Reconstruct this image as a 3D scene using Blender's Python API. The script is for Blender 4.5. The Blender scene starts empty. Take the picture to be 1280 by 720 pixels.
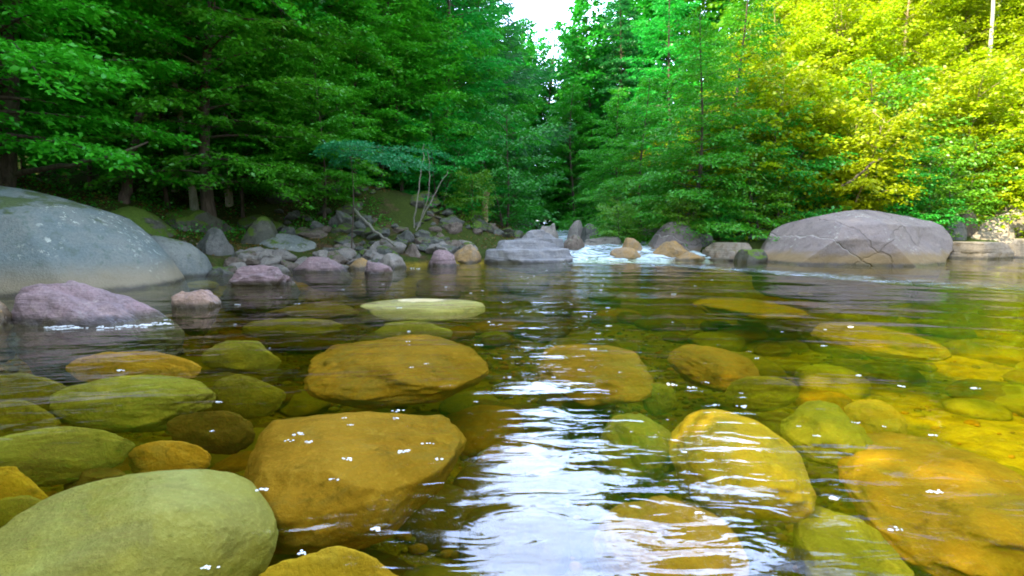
import bpy, math, random
import numpy as np
from mathutils import Vector, Matrix

R = math.radians
rng = np.random.default_rng(11)
random.seed(11)
SC = bpy.context.scene
COL = SC.collection

# ---------------------------------------------------------------- camera
CAM_H = 0.70
PITCH = math.atan(75 / 640)
FPX = 640.0
CP, SP = math.cos(PITCH), math.sin(PITCH)
cd = bpy.data.cameras.new('camera'); cam = bpy.data.objects.new('camera', cd); COL.objects.link(cam)
cd.lens = 18; cd.sensor_width = 36; cd.clip_start = 0.02; cd.clip_end = 2000
cam.location = (0, 0, CAM_H); cam.rotation_euler = (R(90) - PITCH, 0, 0)
SC.camera = cam

def ray(px, py):
    a, b = (px - 640) / FPX, (360 - py) / FPX
    return np.array([a, CP + b * SP, -SP + b * CP])
def pt(px, py, z=0.0):
    d = ray(px, py); t = (z - CAM_H) / d[2]
    return np.array([0, 0, CAM_H]) + d * t
def ptY(px, py, Y):
    d = ray(px, py)
    return np.array([0, 0, CAM_H]) + d * (Y / d[1])

# ---------------------------------------------------------------- noise
def _h(ix, iy, iz, s):
    n = (ix * 374761393 + iy * 668265263 + iz * 2147483647 + s * 1274126177) & 0xffffffff
    n = ((n ^ (n >> 13)) * 1274126177) & 0xffffffff
    n = ((n ^ (n >> 16)) * 2246822519) & 0xffffffff
    return ((n ^ (n >> 15)) & 0xffffff) / float(0xffffff)
def vnoise(p, s=0):
    p = np.asarray(p, float); i = np.floor(p).astype(np.int64); f = p - i; f = f * f * (3 - 2 * f)
    r = 0
    for a in (0, 1):
        for b in (0, 1):
            for c in (0, 1):
                w = (f[:, 0] if a else 1 - f[:, 0]) * (f[:, 1] if b else 1 - f[:, 1]) * (f[:, 2] if c else 1 - f[:, 2])
                r = r + w * _h(i[:, 0] + a, i[:, 1] + b, i[:, 2] + c, s)
    return r * 2 - 1
def fbm(p, s=0, o=4, g=0.5):
    r = 0; a = 1.0; q = np.asarray(p, float)
    for k in range(o):
        r = r + a * vnoise(q, s + k * 17); a *= g; q = q * 2.03 + 5.1
    return r

# ---------------------------------------------------------------- object helpers
def tag(o, label=None, cat=None, group=None, kind=None):
    if label: o['label'] = label
    if cat: o['category'] = cat
    if group: o['group'] = group
    if kind: o['kind'] = kind
    return o
def mesh_np(name, V, F, mats, smooth=True, attr=None):
    """V (n,3); F either (m,k) array or list of such arrays"""
    me = bpy.data.meshes.new(name)
    Fs = F if isinstance(F, list) else [F]
    Fs = [np.asarray(f, np.int32) for f in Fs if len(f)]
    loops = np.concatenate([f.ravel() for f in Fs])
    tot = np.concatenate([np.full(len(f), f.shape[1], np.int32) for f in Fs])
    start = np.concatenate([[0], np.cumsum(tot)[:-1]]).astype(np.int32)
    me.vertices.add(len(V)); me.vertices.foreach_set('co', np.asarray(V, np.float32).ravel())
    me.loops.add(len(loops)); me.loops.foreach_set('vertex_index', loops)
    me.polygons.add(len(tot)); me.polygons.foreach_set('loop_start', start); me.polygons.foreach_set('loop_total', tot)
    me.update(calc_edges=True); me.validate()
    me.polygons.foreach_set('use_smooth', np.full(len(me.polygons), smooth))
    if attr is not None:
        for k, v in attr.items():
            a = me.attributes.new(k, 'FLOAT', 'FACE'); a.data.foreach_set('value', np.asarray(v, np.float32))
    for m in (mats if isinstance(mats, (list, tuple)) else [mats]): me.materials.append(m)
    return me
def link(name, me, parent=None, loc=(0, 0, 0), rz=0):
    o = bpy.data.objects.new(name, me); COL.objects.link(o)
    o.location = loc; o.rotation_euler = (0, 0, rz)
    if parent: o.parent = parent
    return o
def empty(name, loc=(0, 0, 0), rz=0):
    o = bpy.data.objects.new(name, None); COL.objects.link(o); o.empty_display_size = .2
    o.location = loc; o.rotation_euler = (0, 0, rz); return o

def ico(sub):
    t = (1 + 5 ** .5) / 2
    v = [(-1, t, 0), (1, t, 0), (-1, -t, 0), (1, -t, 0), (0, -1, t), (0, 1, t), (0, -1, -t), (0, 1, -t), (t, 0, -1), (t, 0, 1), (-t, 0, -1), (-t, 0, 1)]
    f = [(0, 11, 5), (0, 5, 1), (0, 1, 7), (0, 7, 10), (0, 10, 11), (1, 5, 9), (5, 11, 4), (11, 10, 2), (10, 7, 6), (7, 1, 8), (3, 9, 4), (3, 4, 2), (3, 2, 6), (3, 6, 8), (3, 8, 9), (4, 9, 5), (2, 4, 11), (6, 2, 10), (8, 6, 7), (9, 8, 1)]
    V = np.array(v, float); V /= np.linalg.norm(V, axis=1)[:, None]; F = np.array(f)
    for _ in range(sub):
        E = np.concatenate([F[:, [0, 1]], F[:, [1, 2]], F[:, [2, 0]]]); Es = np.sort(E, 1)
        u, inv = np.unique(Es, axis=0, return_inverse=True); inv = inv.ravel()
        m = V[u].mean(1); m /= np.linalg.norm(m, axis=1)[:, None]; n = len(V); V = np.concatenate([V, m])
        k = len(F); a, b, c = n + inv[:k], n + inv[k:2 * k], n + inv[2 * k:]
        F = np.concatenate([np.stack([F[:, 0], a, c], 1), np.stack([F[:, 1], b, a], 1), np.stack([F[:, 2], c, b], 1), np.stack([a, b, c], 1)])
    return V, F
ICO = {k: ico(k) for k in (1, 2, 3, 4, 5, 6)}

def tube(path, rad, n=8):
    path = np.asarray(path, float); rad = np.asarray(rad, float); m = len(path)
    T = np.gradient(path, axis=0); T /= np.linalg.norm(T, axis=1)[:, None] + 1e-9
    ref = np.array([0, 0, 1.0]) if abs(T[0, 2]) < .8 else np.array([1.0, 0, 0])
    A = np.cross(T, ref); A /= np.linalg.norm(A, axis=1)[:, None] + 1e-9; B = np.cross(T, A)
    an = np.arange(n) / n * 2 * math.pi
    V = path[:, None] + rad[:, None, None] * (np.cos(an)[None, :, None] * A[:, None] + np.sin(an)[None, :, None] * B[:, None])
    i = np.arange(m - 1)[:, None] * n; j = np.arange(n)[None]; j2 = (j + 1) % n
    F = np.stack([i + j, i + j2, i + n + j2, i + n + j], -1).reshape(-1, 4)
    return V.reshape(-1, 3), F
class MB:
    def __init__(s): s.V = []; s.F = []; s.n = 0
    def add(s, V, F): s.V.append(V); s.F.append(F + s.n); s.n += len(V)
    def data(s): return np.concatenate(s.V), np.concatenate(s.F)

# ---------------------------------------------------------------- materials
def newmat(name):
    m = bpy.data.materials.new(name); m.use_nodes = True; nt = m.node_tree; nt.nodes.clear()
    out = nt.nodes.new('ShaderNodeOutputMaterial'); return m, nt, out
class N:
    def __init__(s, nt): s.nt = nt
    def __call__(s, t, ins=None, **kw):
        n = s.nt.nodes.new('ShaderNode' + t)
        for k, v in kw.items(): setattr(n, k, v)
        for k, v in (ins or {}).items():
            if isinstance(v, bpy.types.NodeSocket): s.nt.links.new(v, n.inputs[k])
            elif isinstance(v, bpy.types.Node): s.nt.links.new(v.outputs[0], n.inputs[k])
            else:
                n.inputs[k].default_value = v
        return n
    def math(s, op, a, b=0.0, c=None, clamp=False):
        d = {0: a, 1: b}
        if c is not None: d[2] = c
        return s('Math', d, operation=op, use_clamp=clamp)
    def mix(s, f, a, b, bt='MIX'):
        n = s('Mix', None, data_type='RGBA', blend_type=bt)
        for k, v in ((0, f), (6, a), (7, b)):
            if isinstance(v, bpy.types.NodeSocket): s.nt.links.new(v, n.inputs[k])
            elif isinstance(v, bpy.types.Node): s.nt.links.new(v.outputs[0], n.inputs[k])
            else: n.inputs[k].default_value = v if k == 0 else (*v, 1)
        return n.outputs[2]
    def ramp(s, f, a, b):   # smooth 0..1
        return s('MapRange', {0: f, 1: a, 2: b, 3: 0.0, 4: 1.0}, interpolation_type='SMOOTHSTEP').outputs[0]
    def noise(s, co, sc, det=5, rough=.55, dist=0.0):
        return s('TexNoise', {'Vector': co, 'Scale': sc, 'Detail': det, 'Roughness': rough, 'Distortion': dist}).outputs[0]

def rock_mat(name, a, b, c=None, moss=0.0, lichen=0.0, wet=True, cracks=(), streak=0.0, warm_low=None, scale=1.0, moss_col=(.085, .150, .012)):
    a, b = tuple(x * .74 for x in a), tuple(x * .74 for x in b); c = tuple(x * .78 for x in c) if c else None
    m, nt, out = newmat(name); n = N(nt)
    tc = n('TexCoord'); co = tc.outputs['Object']; geo = n('NewGeometry'); oi = n('ObjectInfo')
    off = n('VectorMath', {0: co, 1: n('CombineXYZ', {0: n.math('MULTIPLY', oi.outputs['Random'], 37.0), 1: n.math('MULTIPLY', oi.outputs['Random'], 11.0)})}, operation='ADD').outputs[0]
    n1 = n.noise(off, 2.2 * scale, 6, .6, .6); n2 = n.noise(off, 9 * scale, 6, .65); n3 = n.noise(off, 45 * scale, 4, .7)
    col = n.mix(n.ramp(n1, .38, .62), a, b)
    col = n.mix(n.ramp(n2, .5, .68), col, c or tuple(x * .6 for x in a))
    col = n.mix(.55, col, n('Mix', {0: 1.0, 6: col, 7: n('CombineColor', {0: n3, 1: n3, 2: n3})}, data_type='RGBA', blend_type='OVERLAY').outputs[2])
    hgt = n.math('ADD', n.math('MULTIPLY', n2, .6), n.math('MULTIPLY', n3, .25))
    sep = n('SeparateXYZ', {0: geo.outputs['Position']}); nz = n('SeparateXYZ', {0: geo.outputs['Normal']}).outputs[2]
    if streak:
        mp = n('Mapping', {'Vector': off, 'Scale': (1.2, 1.2, 14.0), 'Rotation': (.2, .12, 0)})
        sn = n.noise(mp.outputs[0], 1.6 * scale, 5, .6, .4)
        col = n.mix(n.math('MULTIPLY', n.ramp(sn, .52, .62), streak), col, tuple(x * .35 for x in a))
        hgt = n.math('ADD', hgt, n.math('MULTIPLY', sn, .9))
    if lichen:
        ln = n.ramp(n('TexNoise', {'Vector': off, 'Scale': 13 * scale, 'Detail': 7., 'Roughness': .75, 'Distortion': .3}).outputs[0], .56, .60)
        big = n.ramp(n.noise(off, 1.3 * scale, 3), .46, .6)
        up = n.ramp(nz, .25, .7)
        lf = n.math('MULTIPLY', n.math('MULTIPLY', ln, big), n.math('MULTIPLY', up, lichen))
        col = n.mix(lf, col, (.50, .54, .48)); hgt = n.math('ADD', hgt, n.math('MULTIPLY', lf, .15))
    if moss:
        mn = n.ramp(n.math('ADD', n.math('MULTIPLY', nz, .5), n.noise(off, 3.1 * scale, 5, .65)), 1.12 - moss * .5, 1.22 - moss * .5)
        mc = n.mix(n.ramp(n3, .3, .7), tuple(x * .55 for x in moss_col), moss_col)
        col = n.mix(mn, col, mc); hgt = n.math('ADD', hgt, n.math('MULTIPLY', mn, .5))
    for (nx, ny, nz_, d, wd, st, clr) in cracks:
        wob = n.math('MULTIPLY', n.math('SUBTRACT', n.noise(co, 2.5, 3), .5), .35)
        dp = n('VectorMath', {0: co, 1: (nx, ny, nz_)}, operation='DOT_PRODUCT').outputs['Value']
        dd = n.math('ABSOLUTE', n.math('SUBTRACT', n.math('ADD', dp, wob), d))
        k = n.math('MULTIPLY', n.math('SUBTRACT', 1.0, n.ramp(dd, 0.0, wd)), st)
        col = n.mix(k, col, clr); hgt = n.math('SUBTRACT', hgt, n.math('MULTIPLY', k, 1.2))
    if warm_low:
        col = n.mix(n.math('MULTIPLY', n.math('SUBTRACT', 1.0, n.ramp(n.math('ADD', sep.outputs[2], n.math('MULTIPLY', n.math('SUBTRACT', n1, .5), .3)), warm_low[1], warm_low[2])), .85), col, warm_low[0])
    rough = .75
    if wet:
        wz = n.math('ADD', sep.outputs[2], n.math('MULTIPLY', n.math('SUBTRACT', n2, .5), .07))
        wf = n.math('SUBTRACT', 1.0, n.ramp(wz, .015, .075))
        algae = n.mix(n.ramp(n1, .4, .6), (.05, .045, .02), (.03, .028, .03))
        col = n.mix(n.math('MULTIPLY', wf, .85), col, algae)
        rough = n.math('SUBTRACT', .75, n.math('MULTIPLY', wf, .45))
    n4 = n('TexVoronoi', {'Vector': off, 'Scale': 60 * scale}, feature='F1').outputs[0]
    gr = n.noise(off, 160 * scale, 3, .8); col = n.mix(.5, col, n('Mix', {0: 1.0, 6: col, 7: n('CombineColor', {0: gr, 1: gr, 2: gr})}, data_type='RGBA', blend_type='OVERLAY').outputs[2])
    hgt = n.math('ADD', hgt, n.math('MULTIPLY', n4, -.12))
    bp = n('Bump', {'Strength': .75, 'Distance': .04, 'Height': hgt})
    b_ = n('BsdfPrincipled', {'Base Color': col, 'Roughness': rough, 'Normal': bp, 'Specular IOR Level': .35})
    nt.links.new(b_.outputs[0], out.inputs[0]); return m

def sub_mat(name, a, b, c):
    m, nt, out = newmat(name); n = N(nt)
    co = n('TexCoord').outputs['Object']; oi = n('ObjectInfo')
    off = n('VectorMath', {0: co, 1: n('CombineXYZ', {0: n.math('MULTIPLY', oi.outputs['Random'], 37.0)})}, operation='ADD').outputs[0]
    n1 = n.noise(off, 3.0, 5, .6, .5); n2 = n.noise(off, 14, 6, .7, .3); n3 = n.noise(off, 70, 4, .7)
    col = n.mix(n.ramp(n1, .35, .65), a, b)
    col = n.mix(n.math('MULTIPLY', n.ramp(n2, .52, .7), .7), col, c)
    col = n.mix(n.math('MULTIPLY', n.ramp(n.noise(off, 2.4, 6, .7, 1.0), .48, .60), .75), col, tuple(x * .55 + .02 for x in c))
    dk = n.ramp(n.noise(off, 6, 7, .75), .56, .66)
    col = n.mix(n.math('MULTIPLY', dk, .6), col, tuple(x * .4 for x in b))
    col = n.mix(n.math('MULTIPLY', n.ramp(n3, .45, .75), .35), col, tuple(min(1, x * 1.6) for x in a))
    bp = n('Bump', {'Strength': .8, 'Distance': .02, 'Height': n.math('ADD', n2, n.math('MULTIPLY', n3, .5))})
    b_ = n('BsdfPrincipled', {'Base Color': col, 'Roughness': .8, 'Normal': bp, 'Specular IOR Level': .1})
    nt.links.new(b_.outputs[0], out.inputs[0]); return m

def leaf_mat(name, a, b, c, trans=.45, gloss=.04):
    m, nt, out = newmat(name); n = N(nt)
    at = n('Attribute', attribute_name='rnd').outputs['Fac']; oi = n('ObjectInfo').outputs['Random']
    col = n.mix(n.ramp(at, .0, .6), a, b); col = n.mix(n.ramp(at, .8, 1.0), col, c)
    hs = n('HueSaturation', {'Hue': n.math('ADD', .49, n.math('MULTIPLY', oi, .02)), 'Value': n.math('ADD', .8, n.math('MULTIPLY', oi, .4)), 'Color': col}).outputs[0]
    d = n('BsdfDiffuse', {'Color': hs}); t = n('BsdfTranslucent', {'Color': n.mix(.5, hs, (.12, .22, .0), 'ADD') if False else hs})
    mx = n('MixShader', {0: trans, 1: d, 2: t}); g = n('BsdfGlossy', {'Roughness': .42, 'Color': (.8, .9, .9, 1)})
    mx = n('MixShader', {0: gloss, 1: mx, 2: g}); nt.links.new(mx.outputs[0], out.inputs[0]); return m

def bark_mat(name, a, b):
    m, nt, out = newmat(name); n = N(nt); co = n('TexCoord').outputs['Object']
    mp = n('Mapping', {'Vector': co, 'Scale': (6, 6, 1.2)}); f = n.noise(mp.outputs[0], 4, 6, .65, .5)
    col = n.mix(n.ramp(f, .35, .65), a, b)
    col = n.mix(n.math('MULTIPLY', n.ramp(n.noise(co, 1.7, 4), .5, .65), .5), col, (.05, .08, .025))
    b_ = n('BsdfPrincipled', {'Base Color': col, 'Roughness': .85, 'Normal': n('Bump', {'Strength': .6, 'Distance': .02, 'Height': f})})
    nt.links.new(b_.outputs[0], out.inputs[0]); return m

M = {}
M['leaf_green'] = leaf_mat('leaf_green', (.022, .290, .012), (.045, .360, .010), (.15, .42, .02))
M['leaf_emerald'] = leaf_mat('leaf_emerald', (.012, .250, .018), (.024, .310, .018), (.09, .38, .04))
M['leaf_hemlock'] = leaf_mat('leaf_hemlock', (.012, .160, .040), (.020, .200, .045), (.06, .24, .04), .4)
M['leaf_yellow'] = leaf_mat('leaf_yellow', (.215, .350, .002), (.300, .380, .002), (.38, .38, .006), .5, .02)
M['leaf_lime'] = leaf_mat('leaf_lime', (.060, .240, .006), (.11, .28, .006), (.22, .30, .006), .5)
M['leaf_lit'] = leaf_mat('leaf_lit', (.035, .340, .012), (.07, .42, .012), (.20, .48, .04))  # leaf green lightened: the lit look of the sprays is in the colour
M['leaf_aqua'] = leaf_mat('leaf_aqua', (.020, .260, .090), (.03, .32, .11), (.08, .38, .16))
M['leaf_fresh'] = leaf_mat('leaf_fresh', (.030, .270, .010), (.06, .330, .010), (.16, .36, .01))
M['leaf_rust'] = leaf_mat('leaf_rust', (.20, .10, .02), (.14, .08, .02), (.26, .2, .02), .4)
M['bark'] = bark_mat('bark_brown', (.035, .024, .017), (.09, .065, .05))
M['bark_pale'] = bark_mat('bark_pale', (.30, .28, .23), (.50, .48, .42))
M['bark_dull'] = bark_mat('bark_dull', (.13, .12, .10), (.22, .21, .17))
M['bark_tan'] = bark_mat('bark_tan', (.20, .13, .06), (.36, .27, .15))

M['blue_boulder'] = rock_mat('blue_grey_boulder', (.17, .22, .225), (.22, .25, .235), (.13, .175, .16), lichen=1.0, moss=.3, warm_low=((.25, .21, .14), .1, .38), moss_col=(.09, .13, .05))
M['grey_boulder'] = rock_mat('grey_boulder', (.17, .20, .20), (.23, .25, .23), (.12, .14, .11), lichen=.35, moss=.3)
M['purple'] = rock_mat('purple_rock', (.33, .225, .24), (.27, .20, .215), (.38, .28, .28), streak=.5, lichen=.15)
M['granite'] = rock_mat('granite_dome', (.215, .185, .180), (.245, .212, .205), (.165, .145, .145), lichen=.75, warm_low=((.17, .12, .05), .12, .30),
    cracks=[(-.55, 0, .83, 1.35, .014, .55, (.07, .06, .055)), (.62, .1, .78, .75, .028, .7, (.34, .32, .31)), (.5, 0, .86, -.1, .025, .7, (.06, .05, .045)), (-.1, 0, .98, .98, .02, .5, (.09, .08, .08)), (.8, 0, .6, 1.75, .02, .6, (.10, .09, .09)), (.75, 0, .66, 1.0, .03, .5, (.12, .10, .10))])
M['pale_slab'] = rock_mat('pale_slab', (.27, .27, .28), (.22, .23, .25), (.32, .31, .31), streak=.45, lichen=.2)
M['rubble_grey'] = rock_mat('rubble_grey', (.10, .11, .10), (.155, .155, .145), (.06, .07, .06), moss=.45, lichen=.5)
M['rubble_moss'] = rock_mat('rubble_moss', (.08, .085, .065), (.12, .12, .09), (.05, .05, .035), moss=.8, lichen=.3)
M['rubble_brown'] = rock_mat('rubble_brown', (.14, .11, .085), (.21, .17, .14), (.08, .06, .045), moss=.35, lichen=.3)
M['rubble_pale'] = rock_mat('rubble_pale', (.23, .22, .20), (.31, .28, .25), (.16, .14, .13), moss=.15, lichen=.4)
M['pink_rock'] = rock_mat('pink_rock', (.38, .25, .20), (.44, .30, .20), (.30, .22, .22), moss=.05)
M['ochre'] = rock_mat('ochre_rock', (.34, .22, .09), (.31, .24, .16), (.42, .26, .08), moss=.08)
M['warm_ledge'] = rock_mat('warm_ledge', (.29, .25, .20), (.34, .29, .23), (.22, .16, .10), moss=.2, streak=.5, lichen=.2, moss_col=(.22, .22, .02))
M['s_amber'] = sub_mat('amber_stone', (.34, .18, .030), (.26, .13, .018), (.42, .25, .055))
M['s_orange'] = sub_mat('orange_stone', (.55, .30, .055), (.42, .22, .035), (.62, .40, .12))
M['s_pale'] = sub_mat('pale_green_stone', (.33, .32, .17), (.28, .245, .09), (.39, .34, .17))
M['s_green'] = sub_mat('green_stone', (.30, .285, .075), (.25, .215, .04), (.38, .32, .09))
M['s_olive'] = sub_mat('olive_stone', (.26, .21, .035), (.20, .17, .025), (.33, .27, .05))
M['s_brown'] = sub_mat('brown_stone', (.17, .10, .025), (.12, .08, .02), (.24, .15, .03))
M['s_yellow'] = sub_mat('yellow_stone', (.46, .285, .03), (.36, .21, .022), (.52, .36, .06))
M['s_sand'] = sub_mat('sand_stone', (.56, .49, .28), (.46, .38, .18), (.62, .56, .40))

# ---------------------------------------------------------------- terrain
WP = np.array([(-7, -30), (-5.6, -8), (-5.2, 0), (-5.4, 3.4), (-5.8, 5.2), (-5.1, 6.9), (-4.0, 8.3), (-2.1, 9.5), (-.7, 10.5), (1.1, 11.0), (.9, 13), (.7, 18), (1.4, 26), (1.5, 46),
               (4.6, 46), (4.2, 26), (3.6, 18), (3.9, 13), (4.7, 11.3), (8.9, 11.2), (10.4, 12.4), (13.5, 12.8), (18, 10), (21, 0), (22, -30)], float)
def sdf(x, y):
    """distance to the water polygon: positive on land"""
    x = np.asarray(x, float); y = np.asarray(y, float)
    d = np.full(x.shape, 1e9); ins = np.zeros(x.shape, bool); n = len(WP)
    for i in range(n):
        ax, ay = WP[i]; bx, by = WP[(i + 1) % n]; ex, ey = bx - ax, by - ay
        t = np.clip(((x - ax) * ex + (y - ay) * ey) / (ex * ex + ey * ey), 0, 1)
        d = np.minimum(d, np.hypot(x - ax - t * ex, y - ay - t * ey))
        c = ((ay > y) != (by > y)) & (x < ex * (y - ay) / (ey if abs(ey) > 1e-9 else 1e-9) + ax)
        ins ^= c
    return np.where(ins, -d, d)
def sstep(a, b, x):
    t = np.clip((x - a) / (b - a), 0, 1); return t * t * (3 - 2 * t)
def level(y):
    return sstep(11.0, 12.6, y) * .22 + np.clip(y - 12.6, 0, 60) * .035
def hgt(x, y):
    x = np.asarray(x, float); y = np.asarray(y, float); s = sdf(x, y)
    P = np.stack([x.ravel(), y.ravel(), np.zeros(x.size)], 1)
    nz = fbm(P * .35, 3, 4).reshape(x.shape); nf = fbm(P * 1.7, 9, 3).reshape(x.shape)
    side = sstep(-2.0, 3.0, x - 2.4 - .0 * y)        # 0 left bank, 1 right bank
    sl = np.clip(s, 0, None)
    left = .30 * np.minimum(sl, 4) + .14 * np.clip(sl - 4, 0, 8) + .03 * np.clip(sl - 12, 0, 60)
    right = .22 * np.minimum(sl, 1.2) + .80 * np.clip(sl - 1.2, 0, 15) + .05 * np.clip(sl - 16, 0, 60)
    right = right * (1 - .75 * sstep(24, 44, y) * sstep(20, 8, x))
    land = left * (1 - side) + right * side + level(y) + .10 + (nz * .30 + nf * .06) * np.clip(sl / 2, 0, 1)
    up = sstep(10.8, 12.4, y)
    depth = .78 * sstep(0, 2.2, -s) * (1 - up) + .16 * up
    bed = level(y) - .06 - depth + nf * .05 * (1 - up * .6)
    k = sstep(-.25, .25, s)
    z = bed * (1 - k) + land * k
    return np.clip(z, None, 30)
def H(x, y): return float(hgt(np.array([x]), np.array([y]))[0])

def axis(lo, hi, n, c, w):
    u = np.linspace(np.arcsinh((lo - c) / w), np.arcsinh((hi - c) / w), n); return c + w * np.sinh(u)
def grid(xs, ys):
    X, Y = np.meshgrid(xs, ys); nx, ny = len(xs), len(ys)
    i = np.arange(ny - 1)[:, None] * nx + np.arange(nx - 1)[None]
    F = np.stack([i, i + 1, i + nx + 1, i + nx], -1).reshape(-1, 4)
    return X.ravel(), Y.ravel(), F
def ground_mat():
    m, nt, out = newmat('forest_floor'); n = N(nt)
    geo = n('NewGeometry'); pos = geo.outputs['Position']; sp = n('SeparateXYZ', {0: pos})
    n1 = n.noise(pos, .9, 6, .6, .4); n2 = n.noise(pos, 7, 6, .7); n3 = n.noise(pos, 40, 4, .7)
    soil = n.mix(n.ramp(n2, .4, .65), (.045, .030, .018), (.11, .075, .04))
    soil = n.mix(n.math('MULTIPLY', n.ramp(n3, .5, .7), .6), soil, (.16, .11, .05))
    moss = n.mix(n.ramp(n3, .35, .7), (.028, .042, .010), (.058, .088, .012))
    col = n.mix(n.ramp(n1, .34, .46), soil, moss)
    bed = n.mix(n.ramp(n2, .4, .6), (.13, .10, .012), (.27, .20, .022))
    bed = n.mix(n.ramp(n1, .5, .66), bed, (.32, .24, .03))
    col = n.mix(n.ramp(sp.outputs[2], -.02, .1), bed, col)
    bed_glow = n.math('MULTIPLY', n.ramp(n.math('ADD', sp.outputs[0], n.math('MULTIPLY', n1, 2.0)), 2.6, 4.6), n.math('SUBTRACT', 1.0, n.ramp(sp.outputs[2], -.25, -.05)))  # golden glow painted on the right-hand bed, standing in for the slope's reflection
    col = n.mix(n.math('MULTIPLY', bed_glow, .85), col, n.mix(n.ramp(n2, .35, .65), (.30, .22, .03), (.48, .39, .05)))
    bp = n('Bump', {'Strength': .9, 'Distance': .06, 'Height': n.math('ADD', n2, n.math('MULTIPLY', n3, .5))})
    b_ = n('BsdfPrincipled', {'Base Color': col, 'Roughness': .95, 'Normal': bp, 'Specular IOR Level': .1})
    nt.links.new(b_.outputs[0], out.inputs[0]); return m
xs = axis(-160, 160, 330, 2, 7); ys = axis(-120, 260, 360, 8, 8)
X, Y, F = grid(xs, ys)
V = np.stack([X, Y, hgt(X, Y)], 1)
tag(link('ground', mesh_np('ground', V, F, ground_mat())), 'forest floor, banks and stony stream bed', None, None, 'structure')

# ---------------------------------------------------------------- water
def water_mat(name, foam_amt, rapid=False, volume=True):
    m, nt, out = newmat(name); n = N(nt)
    pos = n('NewGeometry').outputs['Position']; sp = n('SeparateXYZ', {0: pos}); x, y = sp.outputs[0], sp.outputs[1]
    v = n.math('ADD', y, n.math('MULTIPLY', n.math('MULTIPLY', x, x), .035))
    def wav(sx, sy, sc, det, dist):
        c = n('CombineXYZ', {0: n.math('MULTIPLY', x, sx), 1: n.math('MULTIPLY', v, sy)})
        return n.noise(c.outputs[0], sc, det, .5, dist)
    w1 = wav(.9, 2.6, 1.6, 2.0, .6); w2 = wav(1.8, 5.2, 2.8, 2.0, .8); w3 = wav(3.2, 9.0, 3.2, 2.0, .5)
    # the current running out of the rapids roughens the far part of the pool
    band = n.math('SUBTRACT', y, n.math('SUBTRACT', 10.9, n.math('MULTIPLY', n.math('MINIMUM', n.math('MAXIMUM', n.math('SUBTRACT', x, 2.3), 0.0), 3.4), 1.45)))
    bn = n.math('ADD', band, n.math('MULTIPLY', n.math('SUBTRACT', n.noise(pos, .8, 4), .5), 1.9))
    strip = n.math('MULTIPLY', n.math('SUBTRACT', 1.0, n.ramp(n.math('ABSOLUTE', bn), .0, 1.15)), n.math('MULTIPLY', n.ramp(x, .4, 1.4), n.math('SUBTRACT', 1.0, n.ramp(x, 4.8, 6.8))))
    amp = n.math('ADD', n.math('ADD', .85, n.math('MULTIPLY', n.ramp(y, 1.2, 4.0), .15)), n.math('MULTIPLY', strip, 5.0))
    hh = n.math('ADD', n.math('ADD', n.math('MULTIPLY', w1, .019), n.math('MULTIPLY', w2, .0052)), n.math('MULTIPLY', w3, .0006))
    calm = n.math('SUBTRACT', 1.0, n.math('MULTIPLY', n.math('MULTIPLY', n.ramp(x, .5, 2.4), n.ramp(y, .6, 2.2)), .66))
    hh = n.math('MULTIPLY', n.math('MULTIPLY', hh, amp), n.math('MAXIMUM', calm, strip))
    bp = n('Bump', {'Strength': 1.0, 'Distance': 1.0, 'Height': hh})
    bf = n('NewGeometry').outputs['Backfacing']   # light passes straight through, so both sides use the air-to-water index
    fr = n('Fresnel', {'IOR': n.math('ADD', 1.40, n.math('MULTIPLY', bf, 1 / 1.40 - 1.40)), 'Normal': bp})
    tr = n('BsdfTransparent', {'Color': (.93, .96, .80, 1)}); gl = n('BsdfGlossy', {'Roughness': .035, 'Normal': bp, 'Color': (1, 1, 1, 1)})
    surf = n('MixShader', {0: fr, 1: tr, 2: gl})
    mp = n('CombineXYZ', {0: n.math('MULTIPLY', x, 1.0), 1: n.math('MULTIPLY', v, 2.6)})
    fo = n.noise(mp.outputs[0], 3.2 if not rapid else 2.2, 7, .7, .8)
    if rapid:
        ff = n.math('MULTIPLY', n.ramp(fo, .36, .62), foam_amt)
    else:
        ff = n.math('MULTIPLY', n.math('MULTIPLY', n.ramp(fo, .45, .80), strip), foam_amt)
    fb = n('BsdfDiffuse', {'Color': (.52, .66, .74, 1)})
    surf = n('MixShader', {0: ff, 1: surf, 2: fb})
    nt.links.new(surf.outputs[0], out.inputs[0])
    if volume:
        va = n('VolumeAbsorption', {'Color': (.79, .745, .02, 1), 'Density': .98})
        nt.links.new(va.outputs[0], out.inputs[1])
    return m
xs = axis(-9.5, 24, 240, 1, 3); ys = axis(-14, 11.9, 260, 3, 3); X, Y, F = grid(xs, ys)
def wave(X, Y):
    v = Y + .035 * X * X
    P = np.stack([X * .7, v * 1.9, np.zeros(X.size)], 1)
    return fbm(P, 21, 3) * .010 + fbm(P * np.array([2.2, 2.4, 1]), 5, 2) * .004
Z = wave(X, Y) + .05 * sstep(10.9, 11.9, Y) * sstep(.2, 1.0, X) * sstep(5.4, 4.6, X)
nx, ny = len(xs), len(ys)
edge = np.concatenate([np.arange(nx), np.arange(1, ny) * nx + nx - 1, (ny - 1) * nx + np.arange(nx - 2, -1, -1), np.arange(ny - 2, 0, -1) * nx])
Vt = np.stack([X, Y, Z], 1); Vb = Vt[edge].copy(); Vb[:, 2] = -3.0
nb = len(Vt); k = len(edge); e = np.arange(k); e2 = (e + 1) % k
side = np.stack([edge[e], nb + e, nb + e2, edge[e2]], 1)
me = mesh_np('water', np.concatenate([Vt, Vb]), [F, side, np.arange(nb, nb + k)[::-1][None]], water_mat('pool_water', .8))
tag(link('water', me), 'clear green and amber pool of the stream', None, None, 'structure')
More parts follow.
